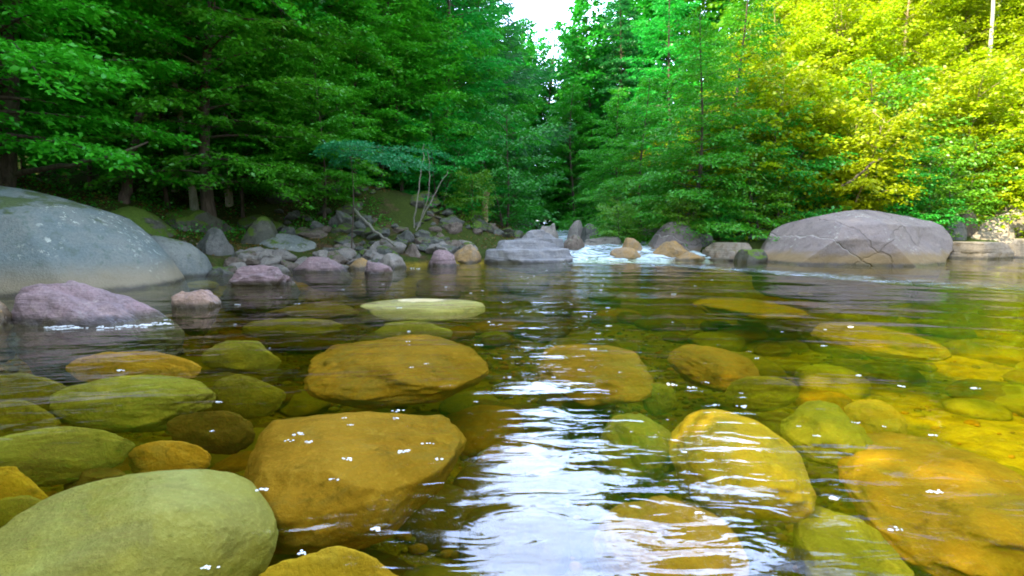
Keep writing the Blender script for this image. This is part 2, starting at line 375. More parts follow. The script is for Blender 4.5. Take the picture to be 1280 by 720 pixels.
# upper stream: rises through the rapids and on up the valley
xs = np.linspace(-.2, 5.6, 90); ys = np.concatenate([np.linspace(11.0, 14, 70), np.linspace(14.1, 46, 90)]); X, Y, F = grid(xs, ys)
P = np.stack([X * 2.2, Y * 3.4, X * 0], 1)
Z = level(Y) + .012 + fbm(P, 31, 4) * (.025 + .03 * sstep(11.0, 11.5, Y) * sstep(14, 12.2, Y)) - .07 * sstep(11.4, 11.0, Y)
me = mesh_np('rapids', np.stack([X, Y, Z], 1), F, water_mat('rapid_water', .92, True, False))
tag(link('rapids', me), 'white rapids and shallow stream running down into the pool', None, None, 'structure')

# ---------------------------------------------------------------- rocks
def shape(sub, seed, tri=0.0, cuts=6, cut_d=(.62, .9), rough=.10, freq=1.6, boxy=0.0, skew=(0, 0), flat=0.0, taper=(0, 0), terrace=0):
    V, F = ICO[sub]; V = V.copy(); g = np.random.default_rng(seed)
    if boxy:
        m = np.abs(V).max(1)[:, None]; V = V * (1 - boxy) + V / m * boxy * .85
    for _ in range(cuts):
        nn = g.normal(size=3); nn /= np.linalg.norm(nn); d = g.uniform(*cut_d)
        V -= nn * np.clip(V @ nn - d, 0, None)[:, None] * .93
    nr = V / (np.linalg.norm(V, axis=1)[:, None] + 1e-9)
    V += nr * (fbm(V * freq + seed * 3.7, seed, 5, .5) * rough)[:, None]
    V += nr * (fbm(V * .75 + seed * 1.3, seed + 5, 2) * rough * 1.1)[:, None]
    V[:, 0] += skew[0] * V[:, 2]; V[:, 1] += skew[1] * V[:, 2]
    if taper[0]: V[:, 2] *= 1 - taper[0] * (V[:, 0] * .5 + .5)
    if taper[1]: V[:, 1] *= 1 - taper[1] * (V[:, 0] * .5 + .5)
    if tri: V[:, 0] *= 1 + tri * V[:, 1]
    if flat: V[:, 2] = np.sign(V[:, 2]) * np.abs(V[:, 2]) ** (1 - flat)
    if terrace:
        q = V[:, 2] * terrace; fl = np.floor(q); V[:, 2] = (fl + sstep(.25, .75, q - fl)) / terrace
    lo, hi = V.min(0), V.max(0); V = (V - (lo + hi) / 2) / ((hi - lo) / 2)
    return V, F
def put_rock(name, label, cat, c, r, mat, group=None, rz=0.0, sub=4, seed=1, **kw):
    V, F = shape(sub, seed, **kw); V = V * np.array(r)
    ca, sa = math.cos(rz), math.sin(rz)
    V = np.stack([V[:, 0] * ca - V[:, 1] * sa, V[:, 0] * sa + V[:, 1] * ca, V[:, 2]], 1)
    V[:, 2] += r[2]
    o = link(name, mesh_np(name, V, F, mat), None, (c[0], c[1], c[2] - r[2]))
    return tag(o, label, cat, group)
_seed = [100]
def rock(label, x0, x1, yt, yb, mat, zb=0.0, dr=.8, sink=.35, name='boulder', cat='rock', group=None, Y=None, **kw):
    """rock whose silhouette fills the pixel box; its near foot meets height zb"""
    _seed[0] += 1; mx = (x0 + x1) / 2; f = pt(mx, yb, zb) if Y is None else ptY(mx, yb, Y); zb = f[2]; Yc = f[1] * 1.03; w = 1
    for _ in range(4):
        dep = Yc * CP - (0 - CAM_H) * 0
        w = (x1 - x0) / FPX * (Yc * CP); ry = dr * w / 2; Yc = f[1] + ry * .85
    zt = ptY(mx, yt, Yc + ry * .1)[2]; hh = max(zt - zb, .04); s = sink * hh; rz_ = (hh + s) / 2 if sink > .8 else (hh + s * 1.0)
    # ellipsoid centre lies at zb - s ; its top at zt
    cz = zt - rz_
    kw.setdefault('seed', _seed[0])
    BIG.append((ptY(mx, yb, Yc)[0], Yc, w / 2, ry))
    return put_rock(name, label, cat, (ptY(mx, yb, Yc)[0], Yc, cz), (w / 2, ry, rz_), M[mat], group, **kw)
BIG = []

rock('huge blue-grey boulder crusted with pale lichen, rising from the water at the left bank', -190, 221, 229, 371, 'blue_boulder', dr=.62, sink=.85, sub=6, seed=7, cuts=2, cut_d=(.9, .96), rough=.04, freq=1.0, skew=(-.28, 0), boxy=.25)
rock('smooth grey-green boulder half hidden behind the huge blue-grey boulder', 150, 266, 294, 349, 'grey_boulder', dr=.9, sink=.2, sub=5, cuts=3, cut_d=(.8, .95), rough=.06, freq=1.1)
rock('low purple rock with a mossy hollow and pointed end in front of the huge boulder', 17, 222, 351, 407, 'purple', dr=.5, sink=.3, sub=6, seed=25, cuts=7, cut_d=(.65, .9), rough=.13, freq=1.5, skew=(-.35, .1), taper=(.25, .3))
rock('small pink and orange rock off the pointed end of the purple rock', 216, 275, 361, 386, 'pink_rock', dr=.7, sub=5, cuts=7, rough=.14)
rock('orange-brown rock at the left waterline beside the purple rock', -60, 22, 372, 408, 'ochre', dr=.6, sub=5, cuts=7, rough=.12)
rock('bluish-grey smooth boulder with dark hollow under its left side, back from the water', 290, 406, 291, 334, 'grey_boulder', dr=.7, sink=.5, sub=5, seed=61, cuts=3, cut_d=(.85, .95), rough=.06, boxy=.2)
rock('long low purple-brown rock with a ragged foot at the left waterline', 277, 372, 331, 357, 'purple', dr=.45, sub=5, cuts=9, rough=.16, freq=2.2)
rock('rounded pale purple rock at the waterline left of the yellow stone', 366, 440, 320, 341, 'purple', dr=.55, sub=5, cuts=4, rough=.08)
rock('small yellow-ochre stone between two purple rocks at the waterline', 436, 468, 322, 337, 'ochre', dr=.7, sub=4, cuts=5)
rock('small violet rock standing in the water right of the yellow stone', 452, 492, 326, 343, 'purple', dr=.7, sub=4, cuts=8, rough=.15)
rock('pale green-grey angular rock behind the small violet rock', 468, 508, 316, 336, 'rubble_pale', dr=.8, sub=4, cuts=9)
rock('white-topped brown rock at the waterline left of the grey-violet rock', 500, 541, 304, 331, 'rubble_brown', dr=.8, sub=5, cuts=9, rough=.13)
rock('grey-violet rounded rock at the middle of the far waterline', 533, 572, 312, 333, 'purple', dr=.8, sub=5, cuts=5)
rock('yellow mossy block left of the broad pale slab', 562, 602, 305, 329, 'ochre', dr=.8, sub=5, cuts=8, rough=.12)
rock('broad pale bluish slab with a dark undercut foot, left of the rapids', 596, 718, 300, 329, 'pale_slab', dr=.75, sink=.25, sub=6, seed=33, cuts=8, cut_d=(.6, .85), rough=.10, freq=1.8, boxy=.35, terrace=3)
rock('higher pale blue-grey slab lying on the back of the broad pale slab', 628, 706, 287, 314, 'pale_slab', Y=11.3, dr=.7, sink=.3, sub=5, seed=34, cuts=9, cut_d=(.6, .85), rough=.12, freq=1.8, skew=(.2, 0), terrace=3)
rock('big grey-violet cracked granite dome standing in the pool at the right', 914, 1184, 262, 332, 'granite', dr=.62, sink=.10, sub=6, seed=52, cuts=9, cut_d=(.78, .93), rough=.05, freq=1.3, skew=(.36, 0), boxy=.14)
rock('smooth grey-pink dome rock beside the rapids', 806, 880, 277, 312, 'granite', Y=12.0, dr=.8, sink=.2, sub=5, seed=72, cuts=4, cut_d=(.8, .95), rough=.06)
rock('grey shoulder rock on the right flank of the grey-pink dome rock', 858, 892, 290, 314, 'rubble_grey', Y=12.1, dr=.9, sub=4, cuts=7)
rock('golden yellow block in front of the grey-pink dome rock', 814, 872, 301, 320, 'ochre', Y=11.4, dr=.6, sub=5, seed=81, cuts=9, rough=.10, boxy=.3)
rock('rust-orange rock in the rapids left of the grey-pink dome rock', 773, 803, 297, 313, 'ochre', Y=11.9, dr=.8, sub=4, cuts=6)
rock('small yellow rock in the white water below the rust-orange rock', 762, 802, 309, 320, 'ochre', Y=11.3, dr=.7, sub=4, cuts=7)
rock('flat brown rock lip in front of the golden block', 838, 884, 315, 326, 'ochre', dr=.8, sub=4, cuts=9, boxy=.3)
rock('pale pinkish flat rock between the golden block and the granite dome', 876, 952, 303, 326, 'warm_ledge', dr=.8, sub=5, seed=91, cuts=9, boxy=.3, rough=.12, terrace=3)
rock('sloping grey slab leaning behind the left end of the granite dome', 905, 990, 284, 318, 'rubble_grey', Y=12.2, dr=.7, sub=5, seed=93, cuts=8, rough=.12, skew=(.5, 0))
rock('small dark wet rock at the left foot of the granite dome', 916, 960, 311, 328, 'rubble_moss', dr=.7, sub=4, cuts=8, rough=.14)
rock('grey-white long ledge just above the water right of the granite dome', 1180, 1262, 302, 324, 'warm_ledge', dr=.7, sub=5, seed=95, cuts=10, cut_d=(.55, .85), boxy=.5, rough=.08, terrace=3)
rock('upper grey ledge with straight top resting on the long ledge', 1192, 1300, 289, 310, 'warm_ledge', Y=12.6, dr=.6, sub=5, seed=96, cuts=10, cut_d=(.55, .85), boxy=.5, rough=.08, terrace=3)
rock('broken yellow-brown block at the right edge of the ledges', 1238, 1300, 298, 326, 'warm_ledge', Y=11.9, dr=.6, sub=5, seed=97, cuts=11, boxy=.4, rough=.12)
rock('pale tilted rock with yellow moss above the ledges', 1208, 1262, 266, 296, 'warm_ledge', Y=13.1, dr=.8, sub=5, seed=98, cuts=10, rough=.12, skew=(.6, 0))
rock('warm pink flat rock high on the bank at the right edge', 1236, 1310, 256, 276, 'warm_ledge', Y=13.5, dr=.8, sub=5, seed=99, cuts=10, boxy=.4, rough=.1)
rock('rounded grey-green stone between the granite dome and the ledges', 1176, 1206, 274, 297, 'rubble_grey', Y=12.9, dr=.9, sub=4, cuts=3)
rock('reddish-brown rock above the rounded grey-green stone', 1190, 1220, 260, 288, 'rubble_brown', Y=13.4, dr=.9, sub=4, cuts=7)
rock('pointed grey rock standing behind the broad pale slab', 672, 702, 279, 300, 'rubble_pale', Y=12.6, dr=.9, sub=4, cuts=9, rough=.12)
rock('pale leaning rock on the far bank behind the rapids', 708, 730, 275, 295, 'rubble_pale', Y=14.5, dr=.9, sub=4, cuts=8, skew=(.5, 0))
rock('dark grey block beside the pale leaning rock behind the rapids', 726, 748, 279, 295, 'rubble_grey', Y=14.2, dr=.9, sub=4, cuts=8)
rock('flat grey shelf rock spanning the head of the rapids', 728, 778, 295, 304, 'rubble_pale', Y=13.2, dr=.8, sub=4, cuts=9, boxy=.4)
rock('brown pitted rock at the left head of the rapids', 700, 732, 293, 310, 'rubble_brown', Y=12.2, dr=.9, sub=4, cuts=9, rough=.15)
rock('mossy green-topped rock on the left slope above the boulders', 128, 222, 258, 292, 'rubble_moss', Y=8.4, dr=1.0, sub=5, cuts=8, rough=.1, skew=(-.4, 0), )
rock('second mossy rock lower on the left slope, sloping to the right', 190, 290, 262, 290, 'rubble_moss', Y=9.4, dr=1.0, sub=5, cuts=8, rough=.1, skew=(-.5, 0))
rock('grey-green angular rock wedged below the mossy slope', 243, 292, 284, 315, 'rubble_grey', Y=8.2, dr=.8, sub=4, cuts=8)
rock('green-tinged slab behind the bluish-grey smooth boulder', 300, 352, 270, 303, 'rubble_moss', Y=9.4, dr=.8, sub=4, cuts=8)
rock('yellowish-brown boulder on the bank left of the leaning stems', 480, 522, 276, 304, 'rubble_brown', Y=11.6, dr=.9, sub=4, cuts=7)

# rubble filling the banks
protos = {}
for mk in ('rubble_grey', 'rubble_moss', 'rubble_brown', 'rubble_pale'):
    protos[mk] = []
    for q in range(4):
        V, F = shape(3, 300 + q + len(mk) * 7, cuts=9, cut_d=(.5, .85), rough=.14, freq=1.9, boxy=.25)
        V[:, 2] *= .75; protos[mk].append(mesh_np('rubble_rock', V, F, M[mk]))
def rubble(n, box, srange, mats, size, label, group, zoff=.0, seed=0):
    g = np.random.default_rng(seed); k = 0; t = 0
    while k < n and t < n * 60:
        t += 1; x = g.uniform(box[0], box[1]); y = g.uniform(box[2], box[3]); s = float(sdf(np.array([x]), np.array([y]))[0])
        if not srange[0] < s < srange[1]: continue
        if any(abs(x - b[0]) < b[2] + .08 and -b[3] - .35 < y - b[1] < b[3] * .8 for b in BIG): continue
        mk = mats[g.integers(len(mats))]; me = protos[mk][g.integers(4)]
        r = size[0] + (size[1] - size[0]) * g.random() ** 2.2
        o = link('rubble_rock', me, None, (x, y, H(x, y) + r * .18 + zoff), g.uniform(0, 6.28))
        o.scale = (r * g.uniform(.8, 1.4), r * g.uniform(.7, 1.1), r * g.uniform(.55, .95)); o.rotation_euler = (g.uniform(-.4, .4), g.uniform(-.4, .4), g.uniform(0, 6.28))
        tag(o, label, 'rock', group); k += 1
rubble(150, (-5.6, 1.2, 6.2, 13.5), (-.15, 2.2), ['rubble_grey', 'rubble_grey', 'rubble_moss', 'rubble_brown'], (.07, .27), 'grey or mossy rubble rock among the tumbled rocks of the left bank', 'tumbled rocks on the left bank', seed=5)
rubble(110, (-4.6, 1.4, 7.4, 11.6), (-.35, .7), ['rubble_pale', 'rubble_brown', 'rubble_grey', 'rubble_pale'], (.09, .24), 'tan or grey stone packed in the band along the left waterline', 'stones along the left waterline', zoff=.03, seed=55)
rubble(44, (-5.6, .6, 7.0, 13), (1.6, 4.2), ['rubble_moss', 'rubble_moss', 'rubble_grey'], (.10, .36), 'dark mossy rock on the shaded slope above the left bank rubble', 'mossy rocks on the slope', seed=6)
rubble(60, (.2, 9, 11.2, 22), (-.5, 1.4), ['rubble_pale', 'rubble_grey', 'rubble_brown', 'rubble_grey'], (.10, .36), 'small grey rock on the stony margins of the rapids and far shore', 'stones along the rapids', seed=7)
rubble(26, (8.4, 18, 10, 15), (-.1, 1.3), ['rubble_pale', 'rubble_brown'], (.12, .35), 'warm sunlit rubble rock around the ledges on the right shore', 'rubble on the right shore', seed=8)

# ---------------------------------------------------------------- stones under water
def stone(label, x0, x1, y0, y1, mat, top=-.2, th=.30, name='submerged_stone', rz=0.0, **kw):
    _seed[0] += 1; mx = (x0 + x1) / 2; zc = top - th / 2; cy = pt(mx, (y0 + y1) / 2, zc)[1]; ry = .3; rx = .3; cx = 0
    U = ICO[2][0]
    for _ in range(60):      # ellipsoid whose picture fills the box
        Q = U * np.array([rx, ry, th / 2]) + np.array([cx, cy, zc - CAM_H])
        dep = Q[:, 1] * CP - Q[:, 2] * SP; up = Q[:, 1] * SP + Q[:, 2] * CP
        qx = 640 + FPX * Q[:, 0] / dep; qy = 360 - FPX * up / dep
        hh_ = (qy.max() - qy.min()); cy *= 1 - .35 * ((y0 + y1) / 2 - (qy.max() + qy.min()) / 2) / 640 * 2
        ry = min(max(ry * (1 + .5 * ((y1 - y0) / hh_ - 1)), .05), 1.6); rx = max(rx * (1 + .5 * ((x1 - x0) / (qx.max() - qx.min()) - 1)), .62 * ry)
        cx += .6 * (mx - (qx.max() + qx.min()) / 2) / FPX * cy
    w = rx * 2
    kw.setdefault('seed', _seed[0]); kw.setdefault('cuts', 5); kw.setdefault('cut_d', (.72, .93)); kw.setdefault('rough', .11); kw.setdefault('sub', 5)
    return put_rock(name, label, 'stone', (cx, cy, top - th / 2), (w / 2, ry, th / 2), M[mat], 'stones under the clear water', rz, **kw)
stone('largest pale green-grey stone under water at the bottom left corner', -30, 345, 588, 800, 's_pale', -.07, .42, cuts=3, seed=203, rough=.05, rz=.15)
stone('big blunt triangular amber stone under water beside the sky reflection', 270, 578, 506, 694, 's_amber', -.12, .42, cuts=6, seed=205, rough=.08, tri=.38, boxy=.2)
stone('wide flat amber stone under water beyond the big triangular one', 376, 612, 420, 510, 's_amber', -.12, .36, cuts=5, seed=206)
stone('long rounded green stone under water left of the big triangular amber stone', 66, 268, 468, 538, 's_green', -.12, .30, cuts=3, seed=207)
stone('slim orange-tan stone under water behind the long green stone', 84, 252, 442, 485, 's_orange', -.08, .26, cuts=4, seed=208)
stone('small olive-green stone under water left of the wide flat amber stone', 251, 352, 427, 467, 's_green', -.10, .26, cuts=6, seed=209)
stone('olive-yellow stone under water touching the right end of the long green stone', 256, 357, 471, 520, 's_olive', -.18, .28, cuts=5, seed=210)
stone('curved light green stone under water at the left edge', -30, 152, 537, 606, 's_green', -.14, .26, cuts=4, seed=211, rz=.38, taper=(0, .4))
stone('olive stone under water at the left edge behind the long green stone', -40, 92, 469, 517, 's_olive', -.16, .28, cuts=4, seed=212)
stone('narrow olive stone under water below the olive one at the left edge', -30, 76, 508, 548, 's_olive', -.2, .25, cuts=4, seed=213)
stone('yellow-olive stone under water at the left edge above the brown one', -30, 62, 598, 648, 's_yellow', -.22, .26, cuts=4, seed=214)
stone('dark brown stone under water at the left edge beside the largest pale stone', -40, 95, 632, 695, 's_olive', -.26, .28, cuts=4, seed=215)
stone('dark olive-brown stone under water between the green and triangular stones', 208, 320, 518, 562, 's_brown', -.24, .24, cuts=5, seed=216)
stone('orange-brown cobble under water just above the largest pale stone', 158, 266, 558, 598, 's_orange', -.28, .22, cuts=7, seed=217)
stone('dull brown cobble under water between the curved green and largest pale stones', 78, 168, 588, 628, 's_brown', -.32, .2, cuts=6, seed=218)
stone('pale sandy slab just breaking the surface in mid pool', 452, 606, 374, 402, 's_sand', .006, .20, cuts=5, seed=219, flat=.5, rough=.05)
stone('pale olive slab under water in front of the sandy slab', 466, 566, 402, 432, 's_green', -.10, .22, cuts=5, seed=220)
stone('amber stone under water right of the sky reflection in mid pool', 690, 797, 428, 510, 's_amber', -.2, .30, cuts=5, seed=221)
stone('faint olive-amber stone under water between the two bright amber stones', 748, 842, 512, 604, 's_olive', -.28, .30, cuts=5, seed=222)
stone('bright golden-amber stone under water right of the centre', 830, 1014, 510, 654, 's_yellow', -.16, .36, cuts=7, seed=223, rough=.08)
stone('golden stone under water at the bottom edge under the white reflection', 742, 936, 614, 800, 's_amber', -.22, .36, cuts=4, seed=224)
stone('amber stone under water cut by the bottom edge left of the reflection', 316, 524, 684, 830, 's_yellow', -.10, .34, cuts=4, seed=225)
stone('round brown stone under water in the dark green patch', 862, 924, 430, 490, 's_amber', -.26, .28, cuts=4, seed=226)
stone('olive cobble under water right of the bright golden-amber stone', 990, 1082, 504, 586, 's_olive', -.30, .24, cuts=7, seed=227, rz=-.5)
stone('second olive cobble under water up and right of the first', 1060, 1134, 498, 562, 's_yellow', -.32, .24, cuts=7, seed=228, rz=-.5)
stone('large flat olive-brown slab under water at the bottom right corner', 1105, 1340, 545, 760, 's_amber', -.34, .28, cuts=6, seed=229, rz=-.4)
stone('dull olive slab under water at the bottom edge left of the corner slab', 985, 1160, 640, 800, 's_olive', -.38, .26, cuts=6, seed=230, rz=-.3)
stone('olive-gold stone under water above the bright golden-amber stone', 905, 1000, 470, 515, 's_olive', -.3, .26, cuts=5, seed=231)
stone('small amber cobble under water left of the bright golden-amber stone', 800, 846, 480, 520, 's_olive', -.3, .22, cuts=5, seed=232)
stone('broad yellow-olive slab under water in front of the granite dome', 870, 1010, 372, 402, 's_yellow', -.30, .24, cuts=5, seed=233)
stone('second broad ochre slab under water nearer than the yellow-olive one', 1010, 1190, 402, 452, 's_yellow', -.34, .24, cuts=5, seed=234)
stone('brown slab under water behind the pale sandy slab', 330, 450, 378, 404, 's_brown', -.12, .2, cuts=5, seed=235)
stone('ochre slab under water near the left rocks beyond the green stones', 300, 430, 398, 424, 's_olive', -.14, .2, cuts=5, seed=236)
# many lesser cobbles on the bed
cob = []
for q in range(5):
    V, F = shape(3, 500 + q, cuts=5, cut_d=(.7, .95), rough=.08); V[:, 2] *= .6; cob.append((V, F))
cm = {k: [mesh_np('cobble', V, F, M[k]) for V, F in cob] for k in ('s_olive', 's_brown', 's_amber', 's_yellow', 's_green')}
g = np.random.default_rng(77); k = 0
while k < 280:
    y = .8 + 9.2 * g.random() ** 1.3; x = g.uniform(-4.4, min(12, 1.15 * y + 1.5)); x = max(x, -1.2 * y - 1)
    if sdf(np.array([x]), np.array([y]))[0] > -.25: continue
    r = .07 + .22 * g.random() ** 1.6 + .012 * y; mk = ['s_olive', 's_brown', 's_amber', 's_brown', 's_olive', 's_green'][g.integers(6)]
    o = link('cobble', cm[mk][g.integers(5)], None, (x, y, H(x, y) + r * .12), g.uniform(0, 6.28)); o.scale = (r * g.uniform(1, 1.5), r, r * g.uniform(.6, .9))
    tag(o, 'small dim cobble on the stream bed between the larger stones', 'stone', 'cobbles on the stream bed'); k += 1
# gravel
Vg, Fg = ICO[1]
for q, (mk, lb) in enumerate([('s_olive', 'olive gravel on the stream bed'), ('s_amber', 'amber gravel on the stream bed'), ('s_brown', 'brown gravel on the stream bed')]):
    g = np.random.default_rng(5 + q); N_ = 4500; y = .5 + 8 * g.random(N_) ** 1.15; x = g.uniform(-1, 1, N_) * (1.25 * y + .6); x = np.clip(x, -5.5, 12); r = .010 + .034 * g.random(N_) ** 2.2
    ok = (sdf(x, y) < -.1) & (g.random(N_) > sstep(1.0, 3.5, x) * .8); x, y, r = x[ok], y[ok], r[ok]; n = len(x)
    S = np.stack([r * g.uniform(.8, 1.6, n), r * g.uniform(.7, 1.2, n), r * .6], 1)
    V = (Vg[None] * S[:, None] + np.stack([x, y, hgt(x, y) + .006], 1)[:, None]).reshape(-1, 3)
    F = (Fg[None] + (np.arange(n) * len(Vg))[:, None, None]).reshape(-1, 3)
    tag(link('gravel', mesh_np('gravel', V, F, M[mk])), lb, 'gravel', None, 'stuff')

# foam flecks drifting on the pool
m, nt, out = newmat('foam_white'); n = N(nt); b_ = n('BsdfPrincipled', {'Base Color': (.8, .84, .9, 1), 'Roughness': .3}); fm = n('MixShader', {0: .72, 1: n('BsdfTransparent'), 2: b_}); nt.links.new(fm.outputs[0], out.inputs[0]); M['foam'] = m
Vg, Fg = ICO[1]; mb = MB(); g = np.random.default_rng(15)
def fleck(x, y, r):
    for q in range(int(g.integers(4, 12))):
        ox, oy = g.normal(0, r * .9), g.normal(0, r * .45); rr = r * g.uniform(.14, .5)
        V = Vg * np.array([rr * g.uniform(1, 1.5), rr, rr * .45])
        zz = float(wave(np.array([x]), np.array([y]))[0])
        mb.add(V + np.array([x + ox, y + oy, zz + .001]), Fg)
for px, py in [(374, 543), (386, 553), (360, 552), (327, 612), (432, 575), (262, 706), (497, 514), (505, 566), (533, 556), (548, 575), (415, 600), (380, 688), (150, 462), (886, 574), (864, 487), (1044, 620), (1120, 658), (1164, 545), (1075, 467), (928, 510), (840, 483), (1170, 612), (1064, 408), (894, 508), (1130, 484), (1218, 486), (272, 504), (612, 403), (500, 385), (600, 432), (470, 660), (876, 640), (740, 436)]:
    p = pt(px, py); fleck(p[0], p[1], .0075 * (p[1] ** .5) * g.uniform(.8, 1.3))
for q in range(46):
    px = g.uniform(60, 215); py = 409 + g.normal(0, 1.5) - max(0, px - 150) * .12
    p = pt(px, py); fleck(p[0], p[1], .016)
for q in range(75):
    py = 335 + 260 * g.random() ** 2.0; px = g.normal(690, 120) if g.random() < .55 else g.uniform(250, 1150)
    if px < 300 and py > 560: continue
    p = pt(px, py)
    if sdf(np.array([p[0]]), np.array([p[1]]))[0] > -.1: continue
    fleck(p[0], p[1], .0045 * (p[1] ** .55) * g.uniform(.5, 1.3))
V, F = mb.data(); tag(link('foam', mesh_np('foam', V, F, M['foam'])), 'white foam flecks drifting on the pool', 'foam', None, 'stuff')

# ---------------------------------------------------------------- trees
UP = np.array([0, 0, 1.0])
def leaves(c, d, size, asp, tilt, g, shape6=False):
    """quads (rhombic leaves) centred c, long axis near d"""
    n = len(c); d = d + g.normal(0, .35, (n, 3)); d /= np.linalg.norm(d, axis=1)[:, None] + 1e-9
    nn = UP + g.normal(0, tilt, (n, 3)); s = np.cross(nn, d); s /= np.linalg.norm(s, axis=1)[:, None] + 1e-9
    L = (size * g.uniform(.65, 1.3, n))[:, None]; W = L * asp
    dr = np.array([0, 0, -.18]) * L
    V = np.stack([c - d * L * .5, c + s * W * .5 - d * L * .05, c + d * L * .5 + dr, c - s * W * .5 - d * L * .05], 1).reshape(-1, 3)
    return V, np.arange(n * 4).reshape(-1, 4)
def spray_limb(p0, az, el, L, droop, g, LC, LD, WB, r0, nt=16, ls=.07, tw=.42, lpm=26, start=.18, curl=.0):
    """one limb: curved axis, flat fan of twigs, leaves on both sides of every twig"""
    m = 9; t = np.linspace(0, 1, m); dirh = np.array([math.cos(az), math.sin(az), 0]); sd = np.array([-dirh[1], dirh[0], 0])
    bend = g.normal(0, .12)
    P = p0 + np.outer(t * L * math.cos(el), dirh) + np.outer(t * L * math.sin(el) - droop * L * t ** 2, UP) + np.outer(bend * L * t ** 2, sd)
    P += g.normal(0, .012 * L, P.shape) * t[:, None]
    WB.add(*tube(P, r0 * (1 - .88 * t), 5))
    ts = np.linspace(start, 1, nt)
    for i, s in enumerate(ts):
        a = np.array([np.interp(s, t, P[:, k]) for k in range(3)])
        sgn = 1 if i % 2 else -1
        l2 = L * tw * (1.02 - s) ** .75 * g.uniform(.7, 1.25) + .15
        ang = sgn * g.uniform(.6, 1.15) * (1 - .55 * s)
        dd = dirh * math.cos(ang) + sd * math.sin(ang) + UP * (g.normal(.03, .12) - .10)
        nl = max(4, int(l2 * lpm)); u = np.linspace(.08, 1, nl) + g.normal(0, .02, nl)
        c = a + np.outer(u * l2, dd) + np.outer(-.16 * l2 * u ** 2, UP)
        sd2 = np.cross(UP, dd); alt = np.where(np.arange(nl) % 2, 1, -1)
        c = c + np.outer(alt * ls * .55 * g.uniform(.3, 1.9, nl), sd2) + g.normal(0, ls * .28, (nl, 3))
        LC.append(c); LD.append(dd + np.outer(alt * .8, sd2))
def make_tree(seed, Ht, r0, nl, h0, Lmax, prof, el, droop, mat, bark, ls=.075, asp=.6, nt=16, lpm=26, lean=(0, 0), tilt=.45, bias=None, fork=0, tw=.42, trunks=1, hmin=None):
    g = np.random.default_rng(seed); WB = MB(); LC = []; LD = []
    for q in range(trunks):
        m = 12; t = np.linspace(0, 1, m); ln = (lean[0] + (g.normal(0, .12) if trunks > 1 else 0), lean[1] + (g.normal(0, .12) if trunks > 1 else 0))
        hq = Ht * (1 if q == 0 else g.uniform(.6, .95))
        P = np.stack([ln[0] * Ht * t ** 1.3 + .02 * Ht * np.sin(t * 5 + seed), ln[1] * Ht * t ** 1.3 + .015 * Ht * np.cos(t * 4 + seed), t * hq - .3 * (1 - t)], 1)
        if trunks > 1: P[:, :2] += g.normal(0, .12, 2)
        WB.add(*tube(P, r0 * (1 - .85 * t ** .9) * (1 + .35 * np.exp(-t * 14)), 9))
        for i in range(nl // trunks):
            s = h0 + (1 - h0) * ((i + g.random()) / (nl // trunks)); s = min(s, .985)
            p0 = np.array([np.interp(s, t, P[:, k]) for k in range(3)]); az = i * 2.39996 + g.uniform(-.4, .4)
            u = (s - h0) / (1 - h0); L = Lmax * prof(u) * g.uniform(.65, 1.15)
            if bias is not None: L *= 1 + bias[2] * max(0, math.cos(az - math.atan2(bias[1], bias[0])))
            e = el(u) + g.normal(0, .12)
            spray_limb(p0, az, e, max(L, .3), droop * g.uniform(.5, 1.4), g, LC, LD, WB, max(.006, r0 * .28 * (1 - .7 * s)), nt=max(6, int(nt * min(1.2, .35 + L / Lmax))), ls=ls, lpm=lpm, tw=tw)
    c = np.concatenate(LC); d = np.concatenate(LD)
    V, F = leaves(c, d, ls, asp, tilt, g)
    # colour drifts from leaf to leaf and, more slowly, from spray to spray
    rn = np.clip(g.random(len(F)) * .6 + (vnoise(c * .9, seed) * .5 + .5) * .4, 0, 1)
    tm = mesh_np('trunk', *WB.data(), bark); cm_ = mesh_np('crown', V, F, mat, False, {'rnd': rn})
    return tm, cm_
broad = lambda u: (.55 + .9 * u - 1.25 * u ** 2.2) ; cone = lambda u: (1 - u) ** .8 * .95 + .05; round_ = lambda u: math.sqrt(max(.06, 1 - (u * 1.6 - .7) ** 2))
T = {}
def kind(k, *a, **kw):
    T[k] = make_tree(*a, **kw)
kind('beech_a', 1, 11, .13, 84, .05, 4.0, broad, lambda u: .15 + .6 * u, .30, M['leaf_green'], M['bark'], ls=.125, nt=26, lpm=22)
kind('beech_b', 2, 13, .15, 90, .05, 4.2, broad, lambda u: .1 + .6 * u, .32, M['leaf_emerald'], M['bark'], ls=.14, nt=24, lpm=19)
kind('maple', 3, 9, .12, 60, .10, 3.2, broad, lambda u: .3 + .5 * u, .25, M['leaf_lime'], M['bark'], ls=.16, nt=20, lpm=17, asp=.8)
kind('hemlock', 4, 15, .17, 190, .03, 3.4, cone, lambda u: .05 + .2 * u, .26, M['leaf_hemlock'], M['bark'], ls=.16, asp=.34, nt=26, lpm=22)
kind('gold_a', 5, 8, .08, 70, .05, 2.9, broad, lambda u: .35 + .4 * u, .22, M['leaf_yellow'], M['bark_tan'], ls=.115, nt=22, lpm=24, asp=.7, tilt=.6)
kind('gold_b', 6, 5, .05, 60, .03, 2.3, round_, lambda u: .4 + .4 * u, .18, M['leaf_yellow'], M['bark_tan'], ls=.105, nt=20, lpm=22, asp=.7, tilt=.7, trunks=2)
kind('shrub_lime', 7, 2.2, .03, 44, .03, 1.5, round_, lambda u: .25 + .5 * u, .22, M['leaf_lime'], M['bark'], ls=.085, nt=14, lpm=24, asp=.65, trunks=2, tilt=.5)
kind('shrub_gold', 8, 1.9, .025, 44, .03, 1.5, round_, lambda u: .3 + .5 * u, .2, M['leaf_yellow'], M['bark_tan'], ls=.085, nt=18, lpm=24, asp=.7, trunks=2, tilt=.7)
